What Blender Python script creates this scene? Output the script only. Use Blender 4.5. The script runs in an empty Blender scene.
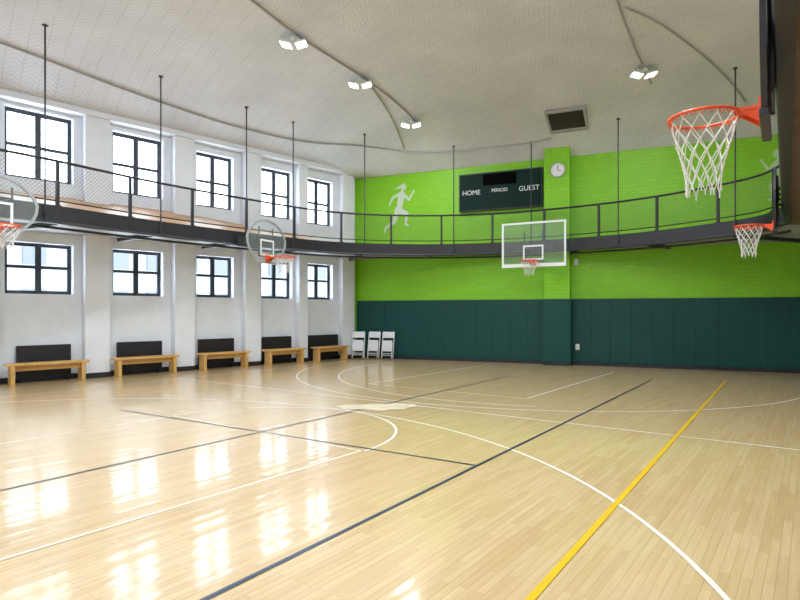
import bpy, math, random
from mathutils import Vector, Matrix
random.seed(4)
S = bpy.context.scene
COL = S.collection

# ------------------------------------------------------------------ helpers
def newmat(name, color, rough=0.5, metal=0.0, noise=0.0, nscale=8.0, bump=0.0, bscale=60.0, spec=0.5):
    m = bpy.data.materials.new(name); m.use_nodes = True
    nt = m.node_tree; b = nt.nodes["Principled BSDF"]
    b.inputs["Base Color"].default_value = (*color, 1)
    b.inputs["Roughness"].default_value = rough
    b.inputs["Metallic"].default_value = metal
    b.inputs["Specular IOR Level"].default_value = spec
    tc = nt.nodes.new("ShaderNodeTexCoord")
    if noise > 0:
        n = nt.nodes.new("ShaderNodeTexNoise"); n.inputs["Scale"].default_value = nscale
        n.inputs["Detail"].default_value = 4
        nt.links.new(tc.outputs["Object"], n.inputs["Vector"])
        r = nt.nodes.new("ShaderNodeValToRGB")
        r.color_ramp.elements[0].position = 0.3; r.color_ramp.elements[1].position = 0.7
        r.color_ramp.elements[0].color = (*[c*(1-noise) for c in color], 1)
        r.color_ramp.elements[1].color = (*[min(1, c*(1+noise)) for c in color], 1)
        nt.links.new(n.outputs["Fac"], r.inputs["Fac"])
        nt.links.new(r.outputs["Color"], b.inputs["Base Color"])
    if bump > 0:
        n2 = nt.nodes.new("ShaderNodeTexNoise"); n2.inputs["Scale"].default_value = bscale
        nt.links.new(tc.outputs["Object"], n2.inputs["Vector"])
        bp = nt.nodes.new("ShaderNodeBump"); bp.inputs["Strength"].default_value = bump
        bp.inputs["Distance"].default_value = 0.02
        nt.links.new(n2.outputs["Fac"], bp.inputs["Height"])
        nt.links.new(bp.outputs["Normal"], b.inputs["Normal"])
    return m

class MB:
    def __init__(s): s.v=[]; s.f=[]; s.mi=[]
    def add(s, vs, fs, mi=0):
        o=len(s.v); s.v += [tuple(v) for v in vs]
        s.f += [tuple(o+i for i in f) for f in fs]; s.mi += [mi]*len(fs)
    def box(s, c, sz, ax=None, mi=0):
        ax = ax or (Vector((1,0,0)),Vector((0,1,0)),Vector((0,0,1)))
        c=Vector(c); h=[k/2 for k in sz]; vs=[]
        for i in (-1,1):
            for j in (-1,1):
                for k in (-1,1):
                    vs.append(c+ax[0]*h[0]*i+ax[1]*h[1]*j+ax[2]*h[2]*k)
        s.add(vs,[(0,1,3,2),(4,6,7,5),(0,4,5,1),(2,3,7,6),(0,2,6,4),(1,5,7,3)],mi)
    def tube(s, pts, r, n=8, closed=False, mi=0):
        pts=[Vector(p) for p in pts]; N=len(pts); rings=[]
        for i,p in enumerate(pts):
            a=pts[(i-1)%N] if (closed or i>0) else p
            b=pts[(i+1)%N] if (closed or i<N-1) else p
            t=(b-a).normalized()
            up=Vector((0,0,1)) if abs(t.z)<0.95 else Vector((1,0,0))
            x=t.cross(up).normalized(); y=x.cross(t)
            rings.append([p+x*math.cos(2*math.pi*k/n)*r+y*math.sin(2*math.pi*k/n)*r for k in range(n)])
        vs=[v for rg in rings for v in rg]; fs=[]
        for i in range(N if closed else N-1):
            j=(i+1)%N
            for k in range(n):
                k2=(k+1)%n
                fs.append((i*n+k,j*n+k,j*n+k2,i*n+k2))
        if not closed:
            fs.append(tuple(range(n))); fs.append(tuple((N-1)*n+k for k in reversed(range(n))))
        s.add(vs,fs,mi)
    def prism(s, poly, mapf, t0, t1, mi=0):
        n=len(poly)
        vs=[mapf(a,b,t0) for a,b in poly]+[mapf(a,b,t1) for a,b in poly]
        fs=[tuple(range(n)),tuple(reversed(range(n,2*n)))]
        for i in range(n):
            j=(i+1)%n; fs.append((i,i+n,j+n,j))
        s.add(vs,fs,mi)
    def ring(s, outer, inner, mapf, t0, t1, mi=0):
        n=len(outer)
        vs=[mapf(a,b,t0) for a,b in outer]+[mapf(a,b,t0) for a,b in inner]+[mapf(a,b,t1) for a,b in outer]+[mapf(a,b,t1) for a,b in inner]
        fs=[]
        for i in range(n):
            j=(i+1)%n
            fs += [(i,j,n+j,n+i),(2*n+i,3*n+i,3*n+j,2*n+j),(i,2*n+i,2*n+j,j),(n+i,n+j,3*n+j,3*n+i)]
        s.add(vs,fs,mi)
    def obj(s, name, mats, parent=None, smooth=False, bevel=0, recalc=True):
        import bmesh
        me=bpy.data.meshes.new(name); me.from_pydata(s.v,[],s.f)
        for m in (mats if isinstance(mats,(list,tuple)) else [mats]): me.materials.append(m)
        for p,i in zip(me.polygons,s.mi): p.material_index=i; p.use_smooth=smooth
        if recalc:
            bm=bmesh.new(); bm.from_mesh(me); bmesh.ops.recalc_face_normals(bm,faces=bm.faces); bm.to_mesh(me); bm.free()
        o=bpy.data.objects.new(name,me); COL.objects.link(o)
        if parent: o.parent=parent
        if bevel:
            b=o.modifiers.new("bev","BEVEL"); b.width=bevel; b.segments=2; b.limit_method='ANGLE'
        return o

def empty(name, loc, rz=0, label="", cat="", group=None):
    e=bpy.data.objects.new(name,None); e.empty_display_size=0.2
    e.location=loc; e.rotation_euler=(0,0,rz); COL.objects.link(e)
    if label: tag(e,label,cat,group)
    return e
def tag(o,label,cat,group=None):
    o["label"]=label; o["category"]=cat
    if group: o["group"]=group
def struct(o, label=None, cat=None):
    o["kind"]="structure"
    if label: o["label"]=label
    if cat: o["category"]=cat

# ------------------------------------------------------------------ plan
A=Vector((-10.0,14.275)); C=Vector((-1.8,22.8))
dL=(C-A).normalized(); nL=Vector((dL.y,-dL.x))          # left (window) wall, into the room
A2=A-dL*5.0
dB=Vector((.916,-.401)).normalized(); nB=Vector((-.401,-.916)).normalized()
R=C+dB*16.63
dR=Vector((.561,.828)).normalized()
D=R-dR*(R-Vector((.23,-3.35))).length
E=D+Vector((-.828,.561))*14
POLY=[A2,C,R,D,E]
def wall_d(p):
    out=[]
    for i in range(5):
        a=POLY[i]; b=POLY[(i+1)%5]; t=(b-a).normalized(); n=Vector((t.y,-t.x))
        out.append((p-a).dot(n))
    return out
def ceil_z(x,y):
    ds=wall_d(Vector((x,y))); k=1.6
    d=-math.log(sum(math.exp(-k*max(-.5,q)) for q in ds))/k
    d=max(0,d)
    return 7.1+1.5*(1-math.exp(-d/2.2))
def L3(s,off,z): q=A+dL*s+nL*off; return Vector((q.x,q.y,z))
def B3(w,off,z): q=C+dB*w+nB*off; return Vector((q.x,q.y,z))
rzL=math.atan2(dL.y,dL.x); rzB=math.atan2(dB.y,dB.x)

# ------------------------------------------------------------------ materials
M_white=newmat("white_wall_paint",(.76,.80,.86),.6,noise=.03,nscale=3,bump=.15,bscale=25)
M_black=newmat("black_steel",(.014,.015,.020),.45,noise=.2)
M_rod=newmat("dark_rod_steel",(.03,.03,.035),.5,noise=.1)
M_dark=newmat("charcoal_steel",(.03,.033,.042),.5,noise=.1)
M_bench=newmat("varnished_pine",(.66,.40,.13),.35,noise=.12,nscale=5)
M_teal=newmat("teal_vinyl",(.004,.060,.056),.45,noise=.06,nscale=3,bump=.08,bscale=30,spec=.3)
M_red=newmat("orange_red_enamel",(.78,.09,.02),.35,noise=.04)
M_net=newmat("white_nylon",(.76,.75,.71),.8,noise=.06,nscale=40)
M_frame=newmat("white_board_frame",(.8,.83,.84),.4,noise=.03)
M_gframe=newmat("grey_board_frame",(.33,.36,.38),.4,noise=.05)
M_chair=newmat("white_plastic",(.82,.84,.88),.45,noise=.03)
M_grey=newmat("grey_conduit",(.42,.42,.42),.5,noise=.05)
M_rad=newmat("black_radiator",(.010,.010,.013),.55,noise=.2)
M_wframe=newmat("dark_window_frame",(.03,.036,.05),.45,noise=.1)
M_decal=newmat("pale_mural_paint",(.58,.68,.55),.6,noise=.05)
M_decal2=newmat("faded_mural_paint",(.46,.64,.32),.6,noise=.05)
M_board=newmat("scoreboard_green",(.004,.022,.019),.6,noise=.08,spec=.15)
M_disp=newmat("scoreboard_display",(.001,.001,.001),.6,noise=.1,spec=.03)
M_text=newmat("white_lettering",(.74,.78,.76),.5,noise=.02)
M_track=newmat("track_wood",(.50,.27,.11),.45,noise=.15,nscale=2)
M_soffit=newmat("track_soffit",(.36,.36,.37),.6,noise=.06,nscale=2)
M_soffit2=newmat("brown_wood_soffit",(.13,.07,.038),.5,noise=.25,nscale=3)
M_vent=newmat("vent_brown",(.022,.018,.016),.6,noise=.2)
M_ventf=newmat("vent_dark_frame",(.06,.052,.048),.6,noise=.1)

def glass(name,fac,tint=(1,1,1)):
    m=bpy.data.materials.new(name); m.use_nodes=True; nt=m.node_tree; nt.nodes.clear()
    o=nt.nodes.new("ShaderNodeOutputMaterial"); mx=nt.nodes.new("ShaderNodeMixShader")
    t=nt.nodes.new("ShaderNodeBsdfTransparent"); t.inputs[0].default_value=(*tint,1)
    g=nt.nodes.new("ShaderNodeBsdfPrincipled"); g.inputs["Roughness"].default_value=.08
    g.inputs["Base Color"].default_value=(.8,.85,.85,1)
    mx.inputs[0].default_value=fac
    nt.links.new(t.outputs[0],mx.inputs[1]); nt.links.new(g.outputs[0],mx.inputs[2]); nt.links.new(mx.outputs[0],o.inputs[0])
    return m
M_glass=glass("backboard_glass",.07,(.93,.96,.96))
M_pane=glass("window_glass",.04)

def emit(name,col,st):
    m=bpy.data.materials.new(name); m.use_nodes=True; nt=m.node_tree
    b=nt.nodes["Principled BSDF"]; b.inputs["Base Color"].default_value=(1,1,1,1)
    b.inputs["Emission Color"].default_value=(*col,1); b.inputs["Emission Strength"].default_value=st
    return m
M_lens=emit("lamp_lens",(1,.99,.96),10)

def wall_brick(name,rz,bw,rh,ms,c1,c2,mc,bst):
    m=newmat(name,c1,.5)
    nt=m.node_tree; b=nt.nodes["Principled BSDF"]
    tc=nt.nodes.new("ShaderNodeTexCoord")
    sep=nt.nodes.new("ShaderNodeSeparateXYZ"); cmb=nt.nodes.new("ShaderNodeCombineXYZ")
    rot=nt.nodes.new("ShaderNodeVectorRotate"); rot.rotation_type='Z_AXIS'; rot.inputs["Angle"].default_value=-rz
    nt.links.new(tc.outputs["Object"],rot.inputs["Vector"]); nt.links.new(rot.outputs[0],sep.inputs[0])
    nt.links.new(sep.outputs["X"],cmb.inputs["X"]); nt.links.new(sep.outputs["Z"],cmb.inputs["Y"])
    br=nt.nodes.new("ShaderNodeTexBrick"); br.inputs["Scale"].default_value=1
    br.inputs["Brick Width"].default_value=bw; br.inputs["Row Height"].default_value=rh; br.inputs["Mortar Size"].default_value=ms
    br.inputs["Color1"].default_value=(*c1,1); br.inputs["Color2"].default_value=(*c2,1); br.inputs["Mortar"].default_value=(*mc,1)
    nt.links.new(cmb.outputs[0],br.inputs["Vector"]); nt.links.new(br.outputs["Color"],b.inputs["Base Color"])
    bp=nt.nodes.new("ShaderNodeBump"); bp.inputs["Strength"].default_value=bst; bp.inputs["Distance"].default_value=.01; bp.invert=True
    nt.links.new(br.outputs["Fac"],bp.inputs["Height"]); nt.links.new(bp.outputs[0],b.inputs["Normal"])
    return m
M_green=wall_brick("lime_painted_brick",rzB,.36,.12,.008,(.235,.60,.008),(.212,.56,.008),(.185,.50,.008),.25)

AX=Vector((.585,.811)).normalized(); PX=Vector((AX.y,-AX.x))
def floor_mat():
    m=newmat("maple_floor",(.6,.42,.2),.2); nt=m.node_tree; b=nt.nodes["Principled BSDF"]
    tc=nt.nodes.new("ShaderNodeTexCoord")
    rot=nt.nodes.new("ShaderNodeVectorRotate"); rot.rotation_type='Z_AXIS'; rot.inputs["Angle"].default_value=-math.atan2(AX.y,AX.x)
    nt.links.new(tc.outputs["Object"],rot.inputs["Vector"])
    br=nt.nodes.new("ShaderNodeTexBrick"); br.offset=.37
    br.inputs["Scale"].default_value=1; br.inputs["Brick Width"].default_value=.9; br.inputs["Row Height"].default_value=.065
    br.inputs["Mortar Size"].default_value=.0016; br.inputs["Bias"].default_value=-.1
    br.inputs["Color1"].default_value=(.645,.475,.255,1); br.inputs["Color2"].default_value=(.555,.385,.185,1); br.inputs["Mortar"].default_value=(.38,.25,.115,1)
    nt.links.new(rot.outputs[0],br.inputs["Vector"])
    mp=nt.nodes.new("ShaderNodeMapping"); mp.inputs["Scale"].default_value=(1.2,22,1)
    nt.links.new(rot.outputs[0],mp.inputs["Vector"])
    n=nt.nodes.new("ShaderNodeTexNoise"); n.inputs["Scale"].default_value=1.5; n.inputs["Detail"].default_value=6
    nt.links.new(mp.outputs[0],n.inputs["Vector"])
    mix=nt.nodes.new("ShaderNodeMix"); mix.data_type='RGBA'; mix.blend_type='OVERLAY'; mix.inputs["Factor"].default_value=.22
    nt.links.new(br.outputs["Color"],mix.inputs["A"]); nt.links.new(n.outputs["Fac"],mix.inputs["B"])
    nt.links.new(mix.outputs["Result"],b.inputs["Base Color"])
    b.inputs["Roughness"].default_value=.32
    mp3=nt.nodes.new("ShaderNodeMapping"); mp3.inputs["Scale"].default_value=(.5,5,1)
    nt.links.new(rot.outputs[0],mp3.inputs["Vector"])
    n3=nt.nodes.new("ShaderNodeTexNoise"); n3.inputs["Scale"].default_value=1.2; n3.inputs["Detail"].default_value=1
    nt.links.new(mp3.outputs[0],n3.inputs["Vector"])
    bp=nt.nodes.new("ShaderNodeBump"); bp.inputs["Strength"].default_value=.2; bp.inputs["Distance"].default_value=.02
    nt.links.new(n3.outputs["Fac"],bp.inputs["Height"]); nt.links.new(bp.outputs[0],b.inputs["Normal"]); nt.links.new(bp.outputs[0],b.inputs["Coat Normal"])
    b.inputs["Specular IOR Level"].default_value=.45
    b.inputs["Coat Weight"].default_value=.65; b.inputs["Coat Roughness"].default_value=.10
    return m
M_floor=floor_mat()

def ceil_mat():
    m=newmat("herringbone_tile_ceiling",(.7,.69,.67),.6); nt=m.node_tree; b=nt.nodes["Principled BSDF"]
    def mth(op,a,c=None,v=None):
        n=nt.nodes.new("ShaderNodeMath"); n.operation=op
        nt.links.new(a,n.inputs[0])
        if c is not None: nt.links.new(c,n.inputs[1])
        if v is not None: n.inputs[1].default_value=v
        return n.outputs[0]
    tc=nt.nodes.new("ShaderNodeTexCoord")
    rot=nt.nodes.new("ShaderNodeVectorRotate"); rot.rotation_type='Z_AXIS'; rot.inputs["Angle"].default_value=-math.atan2(AX.y,AX.x)+.25
    nd=nt.nodes.new("ShaderNodeTexNoise"); nd.inputs["Scale"].default_value=1.3; nd.inputs["Detail"].default_value=2
    nt.links.new(tc.outputs["Object"],nd.inputs["Vector"])
    vm=nt.nodes.new("ShaderNodeVectorMath"); vm.operation='SCALE'; vm.inputs["Scale"].default_value=.08
    nt.links.new(nd.outputs["Color"],vm.inputs[0])
    va=nt.nodes.new("ShaderNodeVectorMath"); va.operation='ADD'
    nt.links.new(tc.outputs["Object"],va.inputs[0]); nt.links.new(vm.outputs[0],va.inputs[1])
    nt.links.new(va.outputs[0],rot.inputs["Vector"])
    sep=nt.nodes.new("ShaderNodeSeparateXYZ"); nt.links.new(rot.outputs[0],sep.inputs[0])
    X,Y=sep.outputs["X"],sep.outputs["Y"]
    pp=mth('PINGPONG',X,v=.19)
    v=mth('ADD',Y,pp)
    fr=mth('PINGPONG',v,v=.07)
    fx=mth('PINGPONG',X,v=.19)
    e1=mth('LESS_THAN',fr,v=.014)
    e2=mth('LESS_THAN',fx,v=.011)
    e=mth('MAXIMUM',e1,e2)
    n=nt.nodes.new("ShaderNodeTexNoise"); n.inputs["Scale"].default_value=.7; n.inputs["Detail"].default_value=5
    nt.links.new(tc.outputs["Object"],n.inputs["Vector"])
    r=nt.nodes.new("ShaderNodeValToRGB")
    r.color_ramp.elements[0].position=.3; r.color_ramp.elements[0].color=(.63,.66,.71,1)
    r.color_ramp.elements[1].position=.7; r.color_ramp.elements[1].color=(.74,.77,.82,1)
    nt.links.new(n.outputs["Fac"],r.inputs["Fac"])
    mix=nt.nodes.new("ShaderNodeMix"); mix.data_type='RGBA'
    n5=nt.nodes.new("ShaderNodeTexNoise"); n5.inputs["Scale"].default_value=2.2; n5.inputs["Detail"].default_value=4
    nt.links.new(tc.outputs["Object"],n5.inputs["Vector"])
    mf=mth('MULTIPLY',e,c=mth('MULTIPLY',n5.outputs["Fac"],v=.65))
    nt.links.new(mf,mix.inputs["Factor"]); nt.links.new(r.outputs["Color"],mix.inputs["A"]); mix.inputs["B"].default_value=(.40,.41,.44,1)
    nt.links.new(mix.outputs["Result"],b.inputs["Base Color"])
    bp=nt.nodes.new("ShaderNodeBump"); bp.inputs["Strength"].default_value=.55; bp.inputs["Distance"].default_value=.02; bp.invert=True
    nt.links.new(e,bp.inputs["Height"]); nt.links.new(bp.outputs[0],b.inputs["Normal"])
    return m
M_ceil=ceil_mat()

def mesh_mat():
    m=bpy.data.materials.new("wire_mesh"); m.use_nodes=True; nt=m.node_tree; nt.nodes.clear()
    o=nt.nodes.new("ShaderNodeOutputMaterial"); mx=nt.nodes.new("ShaderNodeMixShader")
    t=nt.nodes.new("ShaderNodeBsdfTransparent"); g=nt.nodes.new("ShaderNodeBsdfPrincipled")
    g.inputs["Base Color"].default_value=(.06,.06,.065,1); g.inputs["Roughness"].default_value=.5
    uv=nt.nodes.new("ShaderNodeUVMap"); sep=nt.nodes.new("ShaderNodeSeparateXYZ"); nt.links.new(uv.outputs[0],sep.inputs[0])
    def mth(op,a,c=None,v=None):
        n=nt.nodes.new("ShaderNodeMath"); n.operation=op
        nt.links.new(a,n.inputs[0])
        if c is not None: nt.links.new(c,n.inputs[1])
        if v is not None: n.inputs[1].default_value=v
        return n.outputs[0]
    s=mth('ADD',sep.outputs[0],sep.outputs[1]); d=mth('SUBTRACT',sep.outputs[0],sep.outputs[1])
    a=mth('LESS_THAN',mth('PINGPONG',s,v=.045),v=.004); c=mth('LESS_THAN',mth('PINGPONG',d,v=.045),v=.004)
    e=mth('MAXIMUM',a,c)
    nt.links.new(e,mx.inputs[0]); nt.links.new(t.outputs[0],mx.inputs[1]); nt.links.new(g.outputs[0],mx.inputs[2]); nt.links.new(mx.outputs[0],o.inputs[0])
    return m
M_mesh=mesh_mat()

# ------------------------------------------------------------------ floor
mb=MB()
fp=[A2-nL*.4-dL*.4,C-nL*.4-nB*.4,R+dB*.4-nB*.4,D+dB*.4-dR*.4,E-dR*.5-dB*.4]
mb.prism([(p.x,p.y) for p in fp],lambda a,b,t:(a,b,t),-.15,0)
floor=mb.obj("floor",M_floor); struct(floor,"glossy maple strip gym floor with court lines","floor")

M_lw=newmat("white_line_paint",(.80,.78,.72),.3,noise=.05); M_lb=newmat("navy_line_paint",(.02,.04,.085),.3,noise=.1)
M_lf=newmat("worn_white_line_paint",(.76,.68,.54),.3,noise=.08)
M_ly=newmat("yellow_line_paint",(.74,.48,.01),.3,noise=.05)
M_logo=newmat("pale_logo_paint",(.72,.62,.46),.3,noise=.14,nscale=3)
def strip(pts,w,mat,z,label,closed=False):
    pts=[Vector(p) for p in pts]; n=len(pts); vs=[]
    for i,p in enumerate(pts):
        a=pts[(i-1)%n] if (i>0 or closed) else p; b=pts[(i+1)%n] if (i<n-1 or closed) else p
        t=(b-a).normalized(); q=Vector((t.y,-t.x))*w/2
        vs += [(p.x+q.x,p.y+q.y,z),(p.x-q.x,p.y-q.y,z)]
    m=MB(); fs=[]
    for i in range(n if closed else n-1):
        j=(i+1)%n; fs.append((2*i,2*i+1,2*j+1,2*j))
    m.add(vs,fs); o=m.obj("court_line",mat,parent=floor,recalc=False)
    o["label"]=label; return o
def arc(c,r,a0,a1,n=64): return [(c[0]+r*math.cos(a0+(a1-a0)*i/n),c[1]+r*math.sin(a0+(a1-a0)*i/n)) for i in range(n+1)]
B1=Vector((-5.3,4.45)); B2=Vector((3.9,17.2)); CC=Vector((-.3,11.4)); aa=math.atan2(AX.y,AX.x)
W="painted white court line"
strip([(.09,2.5),(8.5,14.9)],.055,M_ly,.006,"painted yellow court line")
strip([(-2.6,1.55),(6.65,15.1)],.042,M_lb,.0055,"painted navy court line")
strip([(-6.2,2.6),(3.09,16.06)],.036,M_lb,.0055,"painted navy court line")
strip([(-5.14,10.49),(.92,6.67)],.036,M_lb,.005,"painted navy court line")
strip([CC-PX*6.9,CC+PX*7.6],.042,M_lw,.0045,W)
strip(arc(B1,7.4,aa-1.5,aa+1.5),.042,M_lw,.004,W)
strip(arc(B2,6.9,aa+math.pi-1.5,aa+math.pi+1.5),.042,M_lw,.004,W)
strip(arc((4.2,16.6),5.95,aa+math.pi-1.5,aa+math.pi+.35),.042,M_lw,.0035,W)
F1=B1+AX*5.2+PX*.06; F2=B2-AX*5.1
for Fc,sg,Bc in ((F1,1,B1),(F2,-1,B2)):
    if sg>0: strip(arc(Fc,2.15,aa-math.pi/2,aa+math.pi/2),.040,M_lw,.0035,W)
    strip([Fc-PX*2.1,Fc+PX*2.1],.036,M_lf,.003,"worn painted white court line")
    for q in (-2.1,2.1):
        strip([Fc+PX*q,Bc-AX*sg*1.4+PX*q],.042,M_lf if sg>0 else M_lw,.003,W)
strip([B1-PX*6.9-AX*1,B1-PX*6.9+AX*15],.04,M_lf,.003,"worn painted white court line")
lg=[(-1.05,.1),(-.8,.26),(-.42,.30),(-.1,.42),(.3,.40),(.6,.45),(.95,.38),(1.1,.1),(.8,-.1),(.75,-.32),(.35,-.32),(.15,-.5),(-.1,-.42),(-.4,-.3),(-.78,-.3)]
m=MB(); m.add([(CC.x-.15+a*.74,CC.y-.6+b*.9,.007) for a,b in lg],[tuple(range(len(lg)))])
o=m.obj("court_logo",M_logo,parent=floor,recalc=False); o["label"]="pale painted centre emblem on the boards"

# ------------------------------------------------------------------ walls
H=7.5
def plainwall(name,a,b,mat,lab,th=.3):
    t=(b-a).normalized(); n=Vector((t.y,-t.x)); c=(a+b)/2-n*th/2
    m=MB(); m.box((c.x,c.y,H/2),((b-a).length,th,H),(Vector((t.x,t.y,0)),Vector((-n.x,-n.y,0)),Vector((0,0,1))))
    o=m.obj(name,mat); struct(o,lab,"wall"); return o
plainwall("wall_back",C,R,M_green,"lime green painted masonry wall")
plainwall("wall_right",R,D,M_white,"white painted gym wall")
plainwall("wall_front",D,E,M_white,"white painted gym wall")
plainwall("wall_side",E,A2,M_white,"white painted gym wall")

# (centre, width, upper sill, upper head)
wins=[(.88,1.56,5.24,7.03),(3.39,1.44,5.20,6.97),(5.82,1.30,5.16,6.90),(8.17,1.28,5.12,6.83),(10.05,1.28,5.08,6.78),(-1.75,1.5,5.24,7.03),(-4.0,1.3,5.24,7.03)]
LO=(2.27,3.60)
def hole(sc,zc):
    return any(abs(sc-c)<w/2 and (LO[0]<zc<LO[1] or z0<zc<z1) for c,w,z0,z1 in wins)
ss=sorted(set([-5.0,(C-A).length]+[c-w/2 for c,w,_,_ in wins]+[c+w/2 for c,w,_,_ in wins]))
zz=sorted(set([0,LO[0],LO[1],H]+[q for t in wins for q in t[2:]]))
m=MB(); TH=.4
for i in range(len(ss)-1):
    for j in range(len(zz)-1):
        s0,s1,z0,z1=ss[i],ss[i+1],zz[j],zz[j+1]
        if hole((s0+s1)/2,(z0+z1)/2): continue
        m.add([L3(s0,0,z0),L3(s1,0,z0),L3(s1,0,z1),L3(s0,0,z1)],[(0,1,2,3)])
        m.add([L3(s0,-TH,z0),L3(s0,-TH,z1),L3(s1,-TH,z1),L3(s1,-TH,z0)],[(0,1,2,3)])
for c,w,u0,u1 in wins:
    for z0,z1 in (LO,(u0,u1)):
        s0,s1=c-w/2,c+w/2
        for (p,q) in (((s0,z0),(s1,z0)),((s1,z0),(s1,z1)),((s1,z1),(s0,z1)),((s0,z1),(s0,z0))):
            m.add([L3(p[0],0,p[1]),L3(q[0],0,q[1]),L3(q[0],-TH,q[1]),L3(p[0],-TH,p[1])],[(0,1,2,3)])
o=m.obj("wall_left",M_white,recalc=False); struct(o,"white painted wall with two rows of windows","wall")
axL=(Vector((dL.x,dL.y,0)),Vector((nL.x,nL.y,0)),Vector((0,0,1)))
k=1
for (c,w,u0,u1) in wins:
    for ri,(z0,z1) in enumerate((LO,(u0,u1))):
        m=MB(); f=.06; zc=(z0+z1)/2; h=z1-z0; off=-.24
        m.box(L3(c,off,z0+f/2),(w-.01,.1,f),axL); m.box(L3(c,off,z1-f/2),(w-.01,.1,f),axL)
        for sg in (-1,1): m.box(L3(c+sg*(w/2-f/2-.005),off,zc),(f,.1,h-2*f),axL)
        m.box(L3(c,off,zc),(.09,.1,h-2*f),axL)
        zr=zc+(-.02 if ri else .04)
        for sg in (-1,1):
            cx=c+sg*(w/4-.01); ww=w/2-.11
            m.box(L3(cx,off+.01,zr),(ww,.08,.08),axL)
            for e_ in (-1,1): m.box(L3(cx+e_*(ww/2-.012),off+.01,zc),(.025,.06,h-2*f),axL)
            m.box(L3(cx,off-.01,z0+f+.015),(ww,.06,.03),axL); m.box(L3(cx,off-.01,z1-f-.015),(ww,.06,.03),axL)
        m.add([L3(c-w/2+f,off-.02,z0+f),L3(c+w/2-f,off-.02,z0+f),L3(c+w/2-f,off-.02,z1-f),L3(c-w/2+f,off-.02,z1-f)],[(0,1,2,3)],1)
        o=m.obj("window_%d"%k,[M_wframe,M_pane]); struct(o,"dark metal framed double window","window"); k+=1
        l=bpy.data.lights.new("sky_portal",'AREA'); l.shape='RECTANGLE'; l.size=w; l.size_y=h; l.cycles.is_portal=True
        lo=bpy.data.objects.new("sky_portal",l); COL.objects.link(lo)
        lo.location=L3(c,-TH-.02,zc)
        nn=Vector((nL.x,nL.y,0)); lo.rotation_euler=nn.to_track_quat('-Z','Z').to_euler()
cols=((-.72,-.06),(1.87,2.5),(4.35,4.98),(6.74,7.34),(8.92,9.3),(10.95,11.55))
k=1
for s0,s1 in cols:
    m=MB(); m.box(L3((s0+s1)/2,.14,H/2),(s1-s0,.28,H),axL)
    o=m.obj("trim_%d"%k,M_white,bevel=.01); struct(o,"white painted wall column","column"); k+=1
axB=(Vector((dB.x,dB.y,0)),Vector((nB.x,nB.y,0)),Vector((0,0,1)))
m=MB(); m.box(B3(7.91,.20,H/2),(.84,.40,H),axB); o=m.obj("trim_%d"%k,M_green); struct(o,"lime green painted pilaster","column"); k+=1
# ceiling ledge over the pilasters
m=MB(); m.box(L3(3.3,.17,7.21),(16.4,.34,.16),axL)
o=m.obj("trim_%d"%k,M_white,bevel=.01); struct(o,"white ledge where the vault meets the wall","ledge")
m=MB(); m.box(L3(3.2,.01,.07),(16.5,.02,.14),axL)
for s0,s1 in cols: m.box(L3((s0+s1)/2,.145,.07),(s1-s0+.03,.31,.14),axL)
o=m.obj("baseboard_left",M_black); struct(o,"black rubber baseboard","baseboard")
m=MB(); m.box(B3(8.3,.06,.05),(16.5,.12,.1),axB); m.box(B3(7.91,.23,.05),(.9,.48,.1),axB)
o=m.obj("baseboard_back",M_black); struct(o,"black rubber baseboard","baseboard")

# neighbouring building seen through the windows
M_bld=wall_brick("pale_outdoor_brick",rzL,.6,.2,.02,(.135,.14,.15),(.11,.118,.13),(.16,.165,.17),.1)
nb=empty("neighbouring_building",L3(4,-22,0),rzL,"pale grey brick building across the street","building")
m=MB(); m.box((6,3,4.4),(60,6,8.8)); m.box((6,-.1,8.7),(60,.5,.35)); m.obj("facade",M_bld,parent=nb)
M_bw=newmat("outdoor_window_glass",(.06,.065,.075),.4,noise=.1)
m=MB()
for i in range(24):
    for z in (2.2,5.6): m.box((-22+i*2.4,-.06,z),(1.2,.1,1.9))
o=m.obj("facade_windows",M_bw,parent=nb); o["kind"]="stuff"

# ceiling
cen=Vector((0,10)); angs=[i*2*math.pi/200 for i in range(200)]
for p in POLY: q=p-cen; angs.append(math.atan2(q.y,q.x)%(2*math.pi))
angs=sorted(set(angs)); NR=44; vs=[(cen.x,cen.y,ceil_z(*cen))]; fs=[]
def hit(o,d):
    best=1e9
    for i in range(5):
        a=POLY[i]; b=POLY[(i+1)%5]; e=b-a; den=d.x*e.y-d.y*e.x
        if abs(den)<1e-9: continue
        t=((a.x-o.x)*e.y-(a.y-o.y)*e.x)/den
        if t>1e-6: best=min(best,t)
    return best
for a in angs:
    d=Vector((math.cos(a),math.sin(a))); t=hit(cen,d)+.02
    for r in range(1,NR+1):
        f=1-(1-r/NR)**1.6; p=cen+d*t*f; vs.append((p.x,p.y,ceil_z(p.x,p.y)))
n=len(angs)
for i in range(n):
    j=(i+1)%n
    fs.append((0,1+j*NR,1+i*NR))
    for r in range(NR-1):
        fs.append((1+i*NR+r,1+j*NR+r,1+j*NR+r+1,1+i*NR+r+1))
m=MB(); m.add(vs,fs); o=m.obj("ceiling",M_ceil,smooth=True); struct(o,"off-white vaulted herringbone tile ceiling","ceiling")

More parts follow.
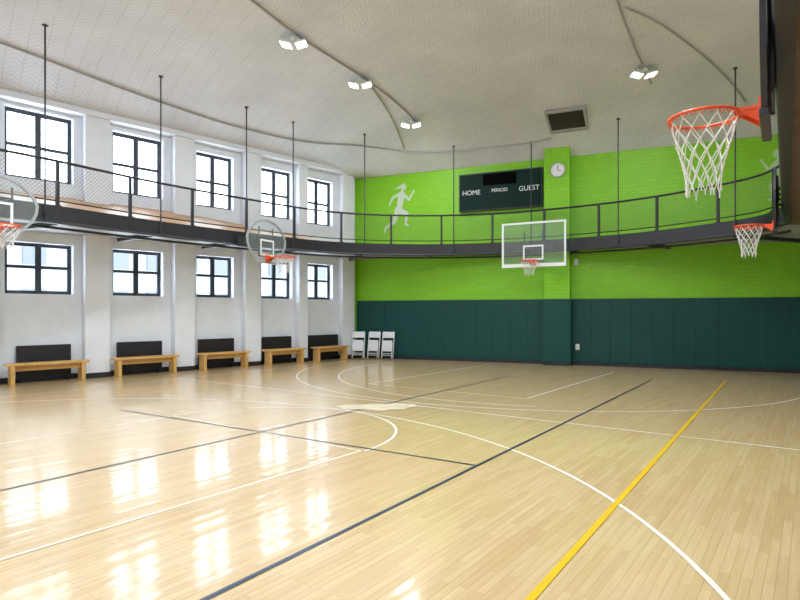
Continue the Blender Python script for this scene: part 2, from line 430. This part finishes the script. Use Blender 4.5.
# ------------------------------------------------------------------ running track
ctrl=[(-11.6,8.7),(-8.4,12.0),(-6.43,15.0),(-4.3,17.6),(-2.5,19.35),(-.6,20.1),(1.41,20.2),(3.2,19.85),(4.7,19.15),(6.2,18.15),(7.44,17.0),(8.4,15.6),(8.95,14.3),(8.75,12.9),(7.32,10.85),(3.02,4.5),(-.9,-1.3)]
def catmull(P,n):
    P=[Vector(p) for p in P]; out=[]
    for i in range(len(P)-1):
        p0=P[max(i-1,0)];p1=P[i];p2=P[i+1];p3=P[min(i+2,len(P)-1)]
        if i==0: p0=p1*2-p2
        if i==len(P)-2: p3=p2*2-p1
        for j in range(n):
            t=j/n; out.append(.5*((2*p1)+(p2-p0)*t+(2*p0-5*p1+4*p2-p3)*t*t+(3*p1-p0-3*p2+p3)*t**3))
    out.append(P[-1]); return out
inner=catmull(ctrl[:14],8)[:-1]+catmull(ctrl[13:],2)
NRIGHT=8*12+3
def nrm(i):
    a=inner[max(i-1,0)]; b=inner[min(i+1,len(inner)-1)]; t=(b-a).normalized(); return Vector((-t.y,t.x)) # outward
cum=[0]
for i in range(1,len(inner)): cum.append(cum[-1]+(inner[i]-inner[i-1]).length)
def along(s):
    for i in range(1,len(inner)):
        if cum[i]>=s:
            f=(s-cum[i-1])/(cum[i]-cum[i-1]); return inner[i-1].lerp(inner[i],f),nrm(i)
    return inner[-1],nrm(len(inner)-1)
ZU,ZD=3.79,4.16
org=Vector((inner[40].x,inner[40].y,ZU))
trk=empty("running_track",org,0,"elevated curved indoor running track with black steel edge","running track")
def loc(v): return (v[0]-org.x,v[1]-org.y,v[2]-org.z)
outer=[]
for i,p in enumerate(inner):
    d=nrm(i); outer.append(p+d*(hit(p,d)-.01))
m=MB(); vs=[]
for i in range(len(inner)):
    p,q=inner[i],outer[i]
    bank=.70 if i<20 else (.08 if i>44 else .70+(.08-.70)*(i-20)/24)
    vs += [loc((p.x,p.y,ZU+.10)),loc((q.x,q.y,ZU+.10)),loc((p.x,p.y,ZD)),loc((q.x,q.y,ZD+bank))]
for i in range(len(inner)-1):
    a=4*i;b=a+4
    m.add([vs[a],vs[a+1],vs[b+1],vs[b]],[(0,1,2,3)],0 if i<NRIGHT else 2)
    m.add([vs[a+2],vs[b+2],vs[b+3],vs[a+3]],[(0,1,2,3)],1)
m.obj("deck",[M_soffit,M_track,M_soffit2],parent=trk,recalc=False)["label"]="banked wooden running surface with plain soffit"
m=MB(); vs=[];fs=[]
for i in range(len(inner)):
    p=inner[i]; d=nrm(i)
    for o_,z in [(-.02,ZU),(-.02,ZD+.04),(.08,ZD+.04),(.08,ZU)]: q=p+d*o_; vs.append(loc((q.x,q.y,z)))
for i in range(len(inner)-1):
    for k2 in range(4):
        j=(k2+1)%4; fs.append((4*i+k2,4*i+j,4*i+4+j,4*i+4+k2))
m.add(vs,fs); m.obj("fascia",M_black,parent=trk)
m=MB()
m.tube([loc((p.x-nrm(i).x*.03,p.y-nrm(i).y*.03,ZU+.03)) for i,p in enumerate(inner)],.03,6)
m.obj("edge_flange",M_dark,parent=trk)
m=MB()
m.tube([loc((p.x+nrm(i).x*.55,p.y+nrm(i).y*.55,ZU-.02)) for i,p in enumerate(inner[:NRIGHT])],.035,6)
m.obj("pipe",M_dark,parent=trk,smooth=True)
s=1.0
while s<cum[NRIGHT]-1:
    p,d=along(s); L=min(hit(p,d)-.1,4.0)
    c=p+d*(L/2+.1); mm=MB(); mm.box(loc((c.x,c.y,ZU+.05)),(L-.3,.10,.10),(Vector((d.x,d.y,0)),Vector((-d.y,d.x,0)),Vector((0,0,1))))
    mm.obj("floor_beam",M_dark,parent=trk); s+=2.4

# railing
org=Vector((inner[40].x,inner[40].y,ZD+.04))
rail=empty("railing",org,0,"black steel railing with wire mesh infill around the track","railing")
ip=[p+nrm(i)*.04 for i,p in enumerate(inner)]
m=MB(); m.tube([loc((p.x,p.y,5.22)) for p in ip],.032,8); m.obj("top_rail",M_black,parent=rail,smooth=True)
m=MB(); m.tube([loc((p.x,p.y,4.32)) for p in ip],.018,6); m.obj("bottom_rail",M_black,parent=rail,smooth=True)
m=MB(); vs=[];fs=[]
for p in ip: vs += [loc((p.x,p.y,4.34)),loc((p.x,p.y,5.2))]
for i in range(len(ip)-1): fs.append((2*i,2*i+2,2*i+3,2*i+1))
m.add(vs,fs); o=m.obj("wire_mesh",M_mesh,parent=rail,recalc=False)
uvl=o.data.uv_layers.new(name="UVMap")
for pi,poly in enumerate(o.data.polygons):
    u0,u1=cum[pi],cum[pi+1]
    for li,(a,b) in zip(poly.loop_indices,((u0,0),(u1,0),(u1,.86),(u0,.86))): uvl.data[li].uv=(a,b)
s=.4; first=None
pm=MB(); pm.box((0,0,.52),(.065,.065,1.04)); pm.box((0,0,.01),(.14,.1,.02))
while s<cum[-1]-.3:
    p,d=along(s); p=p+d*.04
    if first is None:
        first=pm.obj("post",M_black,parent=rail); o=first
    else:
        o=first.copy(); COL.objects.link(o)
    o.location=(p.x-org.x,p.y-org.y,0); o.rotation_euler=(0,0,math.atan2(d.y,d.x)); s+=1.78

rods=[(-8.02,12.75),(-6.35,15.1),(-4.65,17.2),(-3.5,18.5),(-1.25,19.95),(1.9,20.15),(4.45,19.3),(6.75,17.65),(8.8,14.9)]
for (x,y) in rods:
    q=min(((p-Vector((x,y))).length,i) for i,p in enumerate(inner))[1]
    p=Vector((x,y)); d=nrm(q)
    dist=(p-inner[q]).dot(d); p=p-d*dist-d*.05; z1=ceil_z(p.x,p.y)
    m=MB(); m.tube([(0,0,0),(0,0,z1-3.86+.03)],.019,8); m.box((0,0,.15),(.07,.07,.06)); m.box((0,0,z1-3.86-.01),(.09,.09,.03))
    o=m.obj("hanger_rod",M_rod); o.location=(p.x,p.y,3.86); tag(o,"thin black steel rod hanging the track from the ceiling","rod","track hanger rods")

# ------------------------------------------------------------------ basketball hoops
def fan(w,h):
    pts=[]
    for i in range(21):
        a=math.radians(14)+math.radians(152)*i/20; pts.append((w/2*math.cos(a)/math.cos(math.radians(14)),h*.40+h*.60*math.sin(a)))
    pts += [(-w*.485,h*.40),(-w*.44,h*.26),(-w*.30,h*.06),(-w*.25,0),(w*.25,0),(w*.30,h*.06),(w*.44,h*.26),(w*.485,h*.40)]
    return pts
def scale2(pts,cx,cy,k): return [(cx+(a-cx)*k,cy+(b-cy)*k) for a,b in pts]
def make_hoop(x,y,z,ang,kind,arm,label,w,h,Ln=.56,dark=False,ext=0,r=.28):
    e=empty("basketball_hoop",(x,y,z),ang,label,"basketball hoop","basketball hoops around the court")
    zb=-.12
    mp=lambda a,b,t:(t,a,b+zb)
    if kind=="fan":
        out=fan(w,h); inn=scale2(out,0,h*.5,.925)
    else:
        out=[(w/2,0),(w/2,h),(-w/2,h),(-w/2,0)]; inn=[(w/2-.06,.06),(w/2-.06,h-.06),(-w/2+.06,h-.06),(-w/2+.06,.06)]
    FM=M_dark if dark else (M_gframe if kind=="fan" else M_frame)
    bb=empty("backboard",(0,0,0)); bb.parent=e
    m=MB(); m.prism(inn,mp,-.012,0); m.obj("board_panel" if dark else "glass_panel",M_soffit2 if dark else M_glass,parent=bb)
    m=MB(); m.ring(out,inn,mp,-.03,.01); m.obj("border_frame",FM,parent=bb)
    sw,sh,s0=.66,.48,.17
    if kind=="fan": sw=.6
    m=MB(); m.ring([(sw/2,s0),(sw/2,s0+sh),(-sw/2,s0+sh),(-sw/2,s0)],[(sw/2-.05,s0+.05),(sw/2-.05,s0+sh-.05),(-sw/2+.05,s0+sh-.05),(-sw/2+.05,s0+.05)],mp,.001,.006)
    m.obj("target_square",M_frame,parent=bb)
    m=MB(); pw=w/2 if kind!="fan" else w*.26
    m.box((-.01,0,zb-.025),(.07,2*pw,.06)); m.obj("edge_pad",FM,parent=bb,bevel=.01)
    xc=r+.17+ext
    m=MB(); m.tube([(xc+r*math.cos(a*math.pi/20),r*math.sin(a*math.pi/20),0) for a in range(40)],.013,10,True)
    for a in range(24):
        t=a*2*math.pi/24; m.tube([(xc+r*math.cos(t)*.98,r*math.sin(t)*.98,-.008),(xc+r*math.cos(t+.08),r*math.sin(t+.08),-.045),(xc+r*math.cos(t+.16)*.98,r*math.sin(t+.16)*.98,-.008)],.005,5)
    m.obj("rim",M_red,parent=e,smooth=True)
    m=MB(); m.box((.02,0,-.03),(.03,.2,.2)); m.box((.11+ext/2,0,-.005),(.18+ext,.18,.025)); 
    for sg in (-1,1): m.prism([(.02,-.13),(.02,0),(.2,0),(.1,-.07)],lambda a,b,t,sg=sg:(a,sg*.08+t,b-.005),-.006,.006)
    for sg in (-1,1): m.tube([(.16+ext,sg*.06,0),(.22+ext,sg*.15,0)],.014,8)
    m.obj("rim_bracket",M_red,parent=e)
    m=MB(); N=12; lev=7
    def node(l,i):
        f=l/(lev-1); rr=.96*r*((1-f)**1.5*.45+.53)+.008*math.sin(f*6); ang2=2*math.pi*(i+.5*(l%2))/N
        return (xc+rr*math.cos(ang2),rr*math.sin(ang2),-.03-Ln*f*(.95+.05*math.sin(i*2)))
    nod=[[node(l,i) for i in range(N)] for l in range(lev)]
    for l in range(lev-1):
        for i in range(N):
            i2=(i-1)%N if l%2==0 else (i+1)%N
            m.tube([nod[l][i],nod[l+1][i]],.0046,5); m.tube([nod[l][i],nod[l+1][i2]],.0046,5)
            if l>0: m.box(nod[l][i],(.014,.014,.02))
    for i in range(N):
        a=2*math.pi*i/N; m.tube([(xc+r*math.cos(a),r*math.sin(a),-.02),nod[0][i]],.0046,5)
        q=nod[-1][i]; m.tube([q,(q[0],q[1],q[2]-.035)],.006,5)
    m.obj("net",M_net,parent=e)
    m=MB()
    for sg in (-1,1):
        m.tube([(-.05,sg*.3,.02),(-.05,sg*.3,h*.72)],.022,8)
        for zz2 in (.42,.62): m.tube([(-.05,sg*.3,zz2),(-arm,sg*.34,zz2)],.022,8)
    m.tube([(-.05,-.32,.05),(-.05,.32,.05)],.022,8); m.tube([(-.05,-.32,.62),(-.05,.32,.62)],.022,8)
    m.box((-arm,0,.50),(.03,.9,.3))
    m.obj("wall_mount",M_dark,parent=e)
    return e
ang_c=math.atan2(-.88,-.475)
make_hoop(4.28,18.35,3.42,ang_c,"rect",.75,"glass rectangular backboard with orange-red rim and white net",2.08,1.40,.42)
make_hoop(-3.92,16.85,3.40,math.atan2(-.46,.89),"fan",.75,"fan-shaped glass backboard with white net under the track",1.75,1.24,.42,ext=.18,r=.30)
make_hoop(-8.1,11.45,3.5,math.atan2(-.6,.8),"fan",.55,"fan-shaped glass backboard with grey frame on the track edge",1.55,1.18,.42)
aR=math.atan2(.56,-.83)
make_hoop(7.18,10.95,3.48,aR,"fan",.12,"fan-shaped backboard seen edge-on with orange-red rim",1.5,1.2,.55,True,r=.25)
make_hoop(2.96,4.64,3.46,aR,"fan",.14,"large orange-red rim with white net beside dark backboard",1.6,1.2,.62,True,r=.27)

# ------------------------------------------------------------------ wall pads (teal)
for (a,b) in [(0.12,7.48),(8.34,16.5)]:
    nn=round((b-a)/.61); sw=(b-a)/nn
    for i in range(nn):
        m=MB(); m.box((0,0,1.07),(sw-.002,.06,2.14))
        o=m.obj("wall_pad",M_teal,bevel=.006); o.location=B3(a+sw*(i+.5),.03,.1); o.rotation_euler=(0,0,rzB)
        tag(o,"teal vinyl safety pad on the green wall","wall pad","teal wall pads")
m=MB(); m.box((0,0,1.07),(.86,.05,2.14)); 
for sg in (-1,1): m.box((sg*.445,.20,1.07),(.05,.44,2.14))
o=m.obj("wall_pad",M_teal,bevel=.015); o.location=B3(7.91,.43,.1); o.rotation_euler=(0,0,rzB); tag(o,"teal vinyl pad wrapped around the pilaster","wall pad","teal wall pads")

# ------------------------------------------------------------------ scoreboard, clock, murals
sb=empty("scoreboard",B3(5.9,.0,5.45),rzB,"dark green basketball scoreboard lettered HOME PERIOD GUEST","scoreboard")
m=MB(); m.box((0,-.09,.675),(3.0,.16,1.35)); m.obj("casing",M_board,parent=sb,bevel=.015)
m=MB(); m.ring([(1.5,0),(1.5,1.35),(-1.5,1.35),(-1.5,0)],[(1.47,.03),(1.47,1.32),(-1.47,1.32),(-1.47,.03)],lambda a,b,t:(a,t,b),-.17,-.185); m.obj("casing_edge",M_dark,parent=sb)
m=MB(); m.box((0,-.178,1.08),(1.2,.016,.40)); m.obj("display",M_disp,parent=sb)
def text(s_,size,x,z,parent,mat,y=-.18):
    cu=bpy.data.curves.new("lettering",'FONT'); cu.body=s_; cu.size=size; cu.align_x='CENTER'; cu.align_y='CENTER'; cu.extrude=.003
    t=bpy.data.objects.new("lettering_tmp",cu); COL.objects.link(t); bpy.context.view_layer.update()
    me=bpy.data.meshes.new_from_object(t.evaluated_get(bpy.context.evaluated_depsgraph_get()))
    bpy.data.objects.remove(t)
    o=bpy.data.objects.new("lettering",me); me.materials.clear(); me.materials.append(mat); COL.objects.link(o)
    o.parent=parent; o.location=(x,y,z); o.rotation_euler=(math.radians(90),0,0); o["label"]="white lettering "+s_; return o
text("HOME",.24,-1.04,.66,sb,M_text); text("PERIOD",.17,0,.68,sb,M_text); text("GUEST",.24,1.04,.66,sb,M_text)

mpk=lambda a,b,t:(a,t,b)
def disc(r,n=32): return [(r*math.cos(2*math.pi*i/n),r*math.sin(2*math.pi*i/n)) for i in range(n)]
ck=empty("wall_clock",B3(7.95,.40,6.58),rzB,"round white wall clock with grey rim on the pilaster","clock")
m=MB(); m.prism(disc(.22),mpk,-.002,-.04)
for i in range(12):
    a=i*math.pi/6; m.box((.18*math.sin(a),-.041,.18*math.cos(a)),(.014,.004,.014),mi=1)
m.obj("clock_face",[M_frame,M_black],parent=ck)
m=MB(); m.ring(disc(.25),disc(.22),mpk,-.002,-.06); m.obj("clock_rim",M_gframe,parent=ck)
m=MB(); m.box((.0,-.047,.07),(.018,.006,.15)); m.obj("minute_hand",M_black,parent=ck)
m=MB(); m.box((.05,-.045,-.02),(.11,.006,.018)); m.obj("hour_hand",M_black,parent=ck)

def capsule2(m,p,q,r0,r1,y0=-.002,y1=-.012):
    p=Vector(p);q=Vector(q); t=(q-p).normalized(); n=Vector((-t.y,t.x)); a0=math.atan2(n.y,n.x); pts=[]
    for i in range(9): a=a0+math.pi*i/8; pts.append((p.x+r0*math.cos(a),p.y+r0*math.sin(a)))
    for i in range(9): a=a0+math.pi+math.pi*i/8; pts.append((q.x+r1*math.cos(a),q.y+r1*math.sin(a)))
    m.prism(pts,mpk,y0,y1)
def runner():
    m=MB()
    segs=[((.18,1.28),(.08,.86),.14,.10),((.08,.86),(.02,.80),.12,.12),
      ((.20,1.45),(.2,1.34),.045,.05),
      ((.24,1.36),(.46,1.12),.05,.04),((.46,1.12),(.62,1.34),.04,.03),((.62,1.34),(.66,1.42),.03,.025),
      ((.10,1.34),(-.18,1.24),.05,.04),((-.18,1.24),(-.30,1.0),.04,.03),
      ((.06,.80),(.38,.66),.11,.075),((.38,.66),(.34,.30),.075,.04),((.34,.30),(.45,.26),.04,.03),
      ((.02,.80),(-.12,.42),.11,.075),((-.12,.42),(-.46,.22),.07,.04),((-.46,.22),(-.52,.08),.04,.03)]
    for i,(p,q,a,b) in enumerate(segs): capsule2(m,p,q,a,b,-.002,-.010-.0003*i)
    capsule2(m,(.25,1.58),(.27,1.55),.10,.09); capsule2(m,(.16,1.60),(-.06,1.52),.05,.015)
    return m
ra=runner().obj("runner_mural",M_decal); ra.location=B3(1.85,.0,4.82); ra.rotation_euler=(0,0,rzB); ra.scale=(1.05,1,1.14)
tag(ra,"pale running athlete silhouette painted on the green wall","mural")
rb=runner().obj("athlete_mural",M_decal2); rb.location=B3(14.52,.0,4.9); rb.rotation_euler=(0,0,rzB); rb.scale=(-1,1,1.05)
tag(rb,"faded athlete silhouette painted beside the track railing","mural")

for w_,z_ in ((8.55,.62),(8.5,3.5)):
    m=MB(); m.box((0,-.025,0),(.13,.05,.2)); m.box((0,-.055,0),(.07,.012,.12))
    o=m.obj("outlet_box",M_frame,bevel=.006); o.location=B3(w_,.065 if z_<2 else 0,z_); o.rotation_euler=(0,0,rzB); tag(o,"small white electrical outlet box on the wall","outlet")

# ------------------------------------------------------------------ benches, radiators
def bench(s0,s1,lab):
    e=empty("bench",L3((s0+s1)/2,.48,0),rzL,lab,"bench","wooden benches along the window wall"); Lh=s1-s0
    m=MB(); m.box((0,0,.5),(Lh,.36,.06)); m.obj("seat",M_bench,parent=e,bevel=.008)
    for sg in (-1,1):
        m=MB(); m.box((sg*(Lh/2-.14),0,.235),(.09,.33,.47)); m.obj("leg",M_bench,parent=e,bevel=.006)
    m=MB(); m.box((0,0,.40),(Lh-.34,.04,.14)); m.obj("apron",M_bench,parent=e)
for s0,s1 in ((.0,1.86),(2.5,4.33),(5.0,6.72),(7.35,8.95),(9.4,10.98)): bench(s0,s1,"long light wooden bench against the white wall")
for s0,s1 in ((.32,1.55),(2.75,4.0),(5.18,6.38),(7.5,8.65),(9.4,10.8)):
    m=MB(); Lr=s1-s0; m.box((0,0,.52),(Lr,.12,.84)); 
    nb_=int(Lr/.06)
    for i in range(nb_): m.box((-Lr/2+(i+.5)*Lr/nb_,-.062,.52),(Lr/nb_*.6,.006,.78))
    for sg in (-1,1): m.box((sg*(Lr/2-.08),0,.06),(.05,.08,.12))
    o=m.obj("radiator",M_rad); o.location=L3((s0+s1)/2,.12,0); o.rotation_euler=(0,0,rzL); tag(o,"flat black radiator panel behind the bench","radiator","radiators below the windows")

# ------------------------------------------------------------------ folding chairs
def chair(loc_,rz,lab):
    e=empty("folding_chair",loc_,rz,lab,"chair","folded white chairs at the wall")
    lean=math.radians(9); Rm=Matrix.Rotation(-lean,4,'X')
    def fin(m,name,**kw):
        m.v=[tuple(Rm@Vector(v)) for v in m.v]; return m.obj(name,M_chair,parent=e,**kw)
    for sg in (-1,1):
        m=MB(); m.tube([(sg*.24,0,.02),(sg*.24,0,1.02),(sg*.2,0,1.06)],.02,8); fin(m,"leg",smooth=True)
        m=MB(); m.tube([(sg*.2,-.05,.02),(sg*.2,-.05,.62)],.018,8); fin(m,"leg",smooth=True)
    m=MB(); m.box((0,0,.93),(.46,.035,.24)); fin(m,"backrest",bevel=.01)
    m=MB(); m.box((0,-.06,.50),(.40,.04,.42)); 
    for i in range(5): m.box((0,-.085,.34+i*.08),(.34,.012,.04))
    fin(m,"seat",bevel=.008)
    m=MB(); m.tube([(-.24,0,.14),(.24,0,.14)],.014,6); m.tube([(-.2,-.05,.2),(.2,-.05,.2)],.014,6); fin(m,"crossbar")
    return e
chair(tuple(B3(.15+.28,.55,0)),rzB+.35,"folded white plastic chair leaning beside the corner column")
chair(tuple(B3(.98,.36,0)),rzB,"folded white plastic chair leaning on the teal wall pads")
chair(tuple(B3(1.58,.36,0)),rzB,"folded white plastic chair leaning on the teal wall pads")

# ------------------------------------------------------------------ ceiling fixtures
def fixture(x,y,lab,en):
    z=ceil_z(x,y)-.28
    e=empty("ceiling_light",(x,y,z),aa-1.0,lab,"ceiling light","high-bay ceiling lights")
    m=MB(); m.box((0,0,.12),(.10,.26,.08)); m.tube([(0,0,.15),(0,0,.30)],.02,8); m.box((0,0,.09),(.5,.05,.04))
    m.obj("housing",M_frame,parent=e)
    for sg in (-1,1):
        ax_=(Vector((math.cos(.25),0,sg*math.sin(.25))),Vector((0,1,0)),Vector((-sg*math.sin(.25),0,math.cos(.25))))
        m=MB(); m.box((sg*.18,0,.05),(.27,.30,.05),ax_); m.obj("lamp_head",M_frame,parent=e)
        m=MB(); m.box(Vector((sg*.18,0,.05))-ax_[2]*.03,(.24,.27,.02),ax_); m.obj("lens",M_lens,parent=e)
    l=bpy.data.lights.new("lamp",'AREA'); l.shape='DISK'; l.size=.5; l.energy=en; l.color=(.90,.95,1)
    lo=bpy.data.objects.new("lamp_light",l); COL.objects.link(lo); lo.parent=e; lo.location=(0,0,-.06)
for x,y in ((-2.56,13.75),(-1.12,16.1),(.36,18.75),(6.45,15.1)):
    fixture(x,y,"twin-panel white LED ceiling light, switched on",95)
for x,y in ((-4.4,10.3),(-6.0,7.4),(4.4,9.6),(2.6,7.0),(.8,5.2),(-1.5,2.0),(-7.5,4.8),(-1.4,7.4)):
    fixture(x,y,"twin-panel white LED ceiling light, switched on",175)

def conduit(pts,r,lab,drop=.03):
    P=catmull(pts,8); m=MB(); m.tube([(p.x,p.y,ceil_z(p.x,p.y)-drop) for p in P],r,6)
    o=m.obj("conduit",M_grey,smooth=True); tag(o,lab,"conduit"); return o
lab="thin grey conduit running across the ceiling"
conduit([(-3.9,10.6),(-3.14,12.35),(-2.4,13.9),(-1.0,16.2),(.4,18.7),(.55,19.2)],.028,lab)
conduit([(-.9,16.5),(-.35,18.5),(.15,20.6)],.025,lab)
conduit([(3.9,10.6),(4.6,12.1),(5.7,14.0),(6.5,15.2),(7.0,15.9)],.025,lab)
conduit([(4.9,12.4),(5.9,13.0),(7.1,13.95),(8.5,15.1),(9.8,16.2)],.022,lab)
conduit([(-10.4,11.2),(-9.0,12.9),(-7.2,15.4),(-5.05,18.0),(-2.6,20.1),(.2,20.75),(3.6,19.6),(5.0,18.9)],.025,"grey conduit ring following the ceiling edge")

vx,vy=5.25,17.95; vz=ceil_z(vx,vy)
e=empty("ceiling_vent",(vx,vy,vz-.06),rzB,"square dark louvred ceiling vent","vent")
e.rotation_euler=(math.radians(-15),0,rzB)
m=MB(); sq=lambda h:[(h,h),(-h,h),(-h,-h),(h,-h)]
m.ring(sq(.60),sq(.53),lambda a,b,t:(a,b,t),-.05,.05); m.obj("vent_frame",M_grey,parent=e)
m=MB(); m.box((0,0,.05),(1.05,1.05,.03))
for i in range(9): m.box((0,-.42+i*.105,.0),(1.04,.035,.05),mi=1)
m.obj("louvre",[M_vent,M_ventf],parent=e)

# ------------------------------------------------------------------ world
W_=bpy.data.worlds.new("sky"); S.world=W_; W_.use_nodes=True; nt=W_.node_tree
bg=nt.nodes["Background"]; bg.inputs["Color"].default_value=(.74,.87,1,1); bg.inputs["Strength"].default_value=11

# ------------------------------------------------------------------ camera
cam=bpy.data.cameras.new("camera"); co=bpy.data.objects.new("camera",cam); COL.objects.link(co)
co.location=(0,0,1.8); co.rotation_euler=(math.radians(90),0,0)
cam.sensor_width=36; cam.lens=36*571/800; cam.shift_y=.015; cam.clip_start=.05
S.camera=co
S.view_settings.view_transform='Standard'
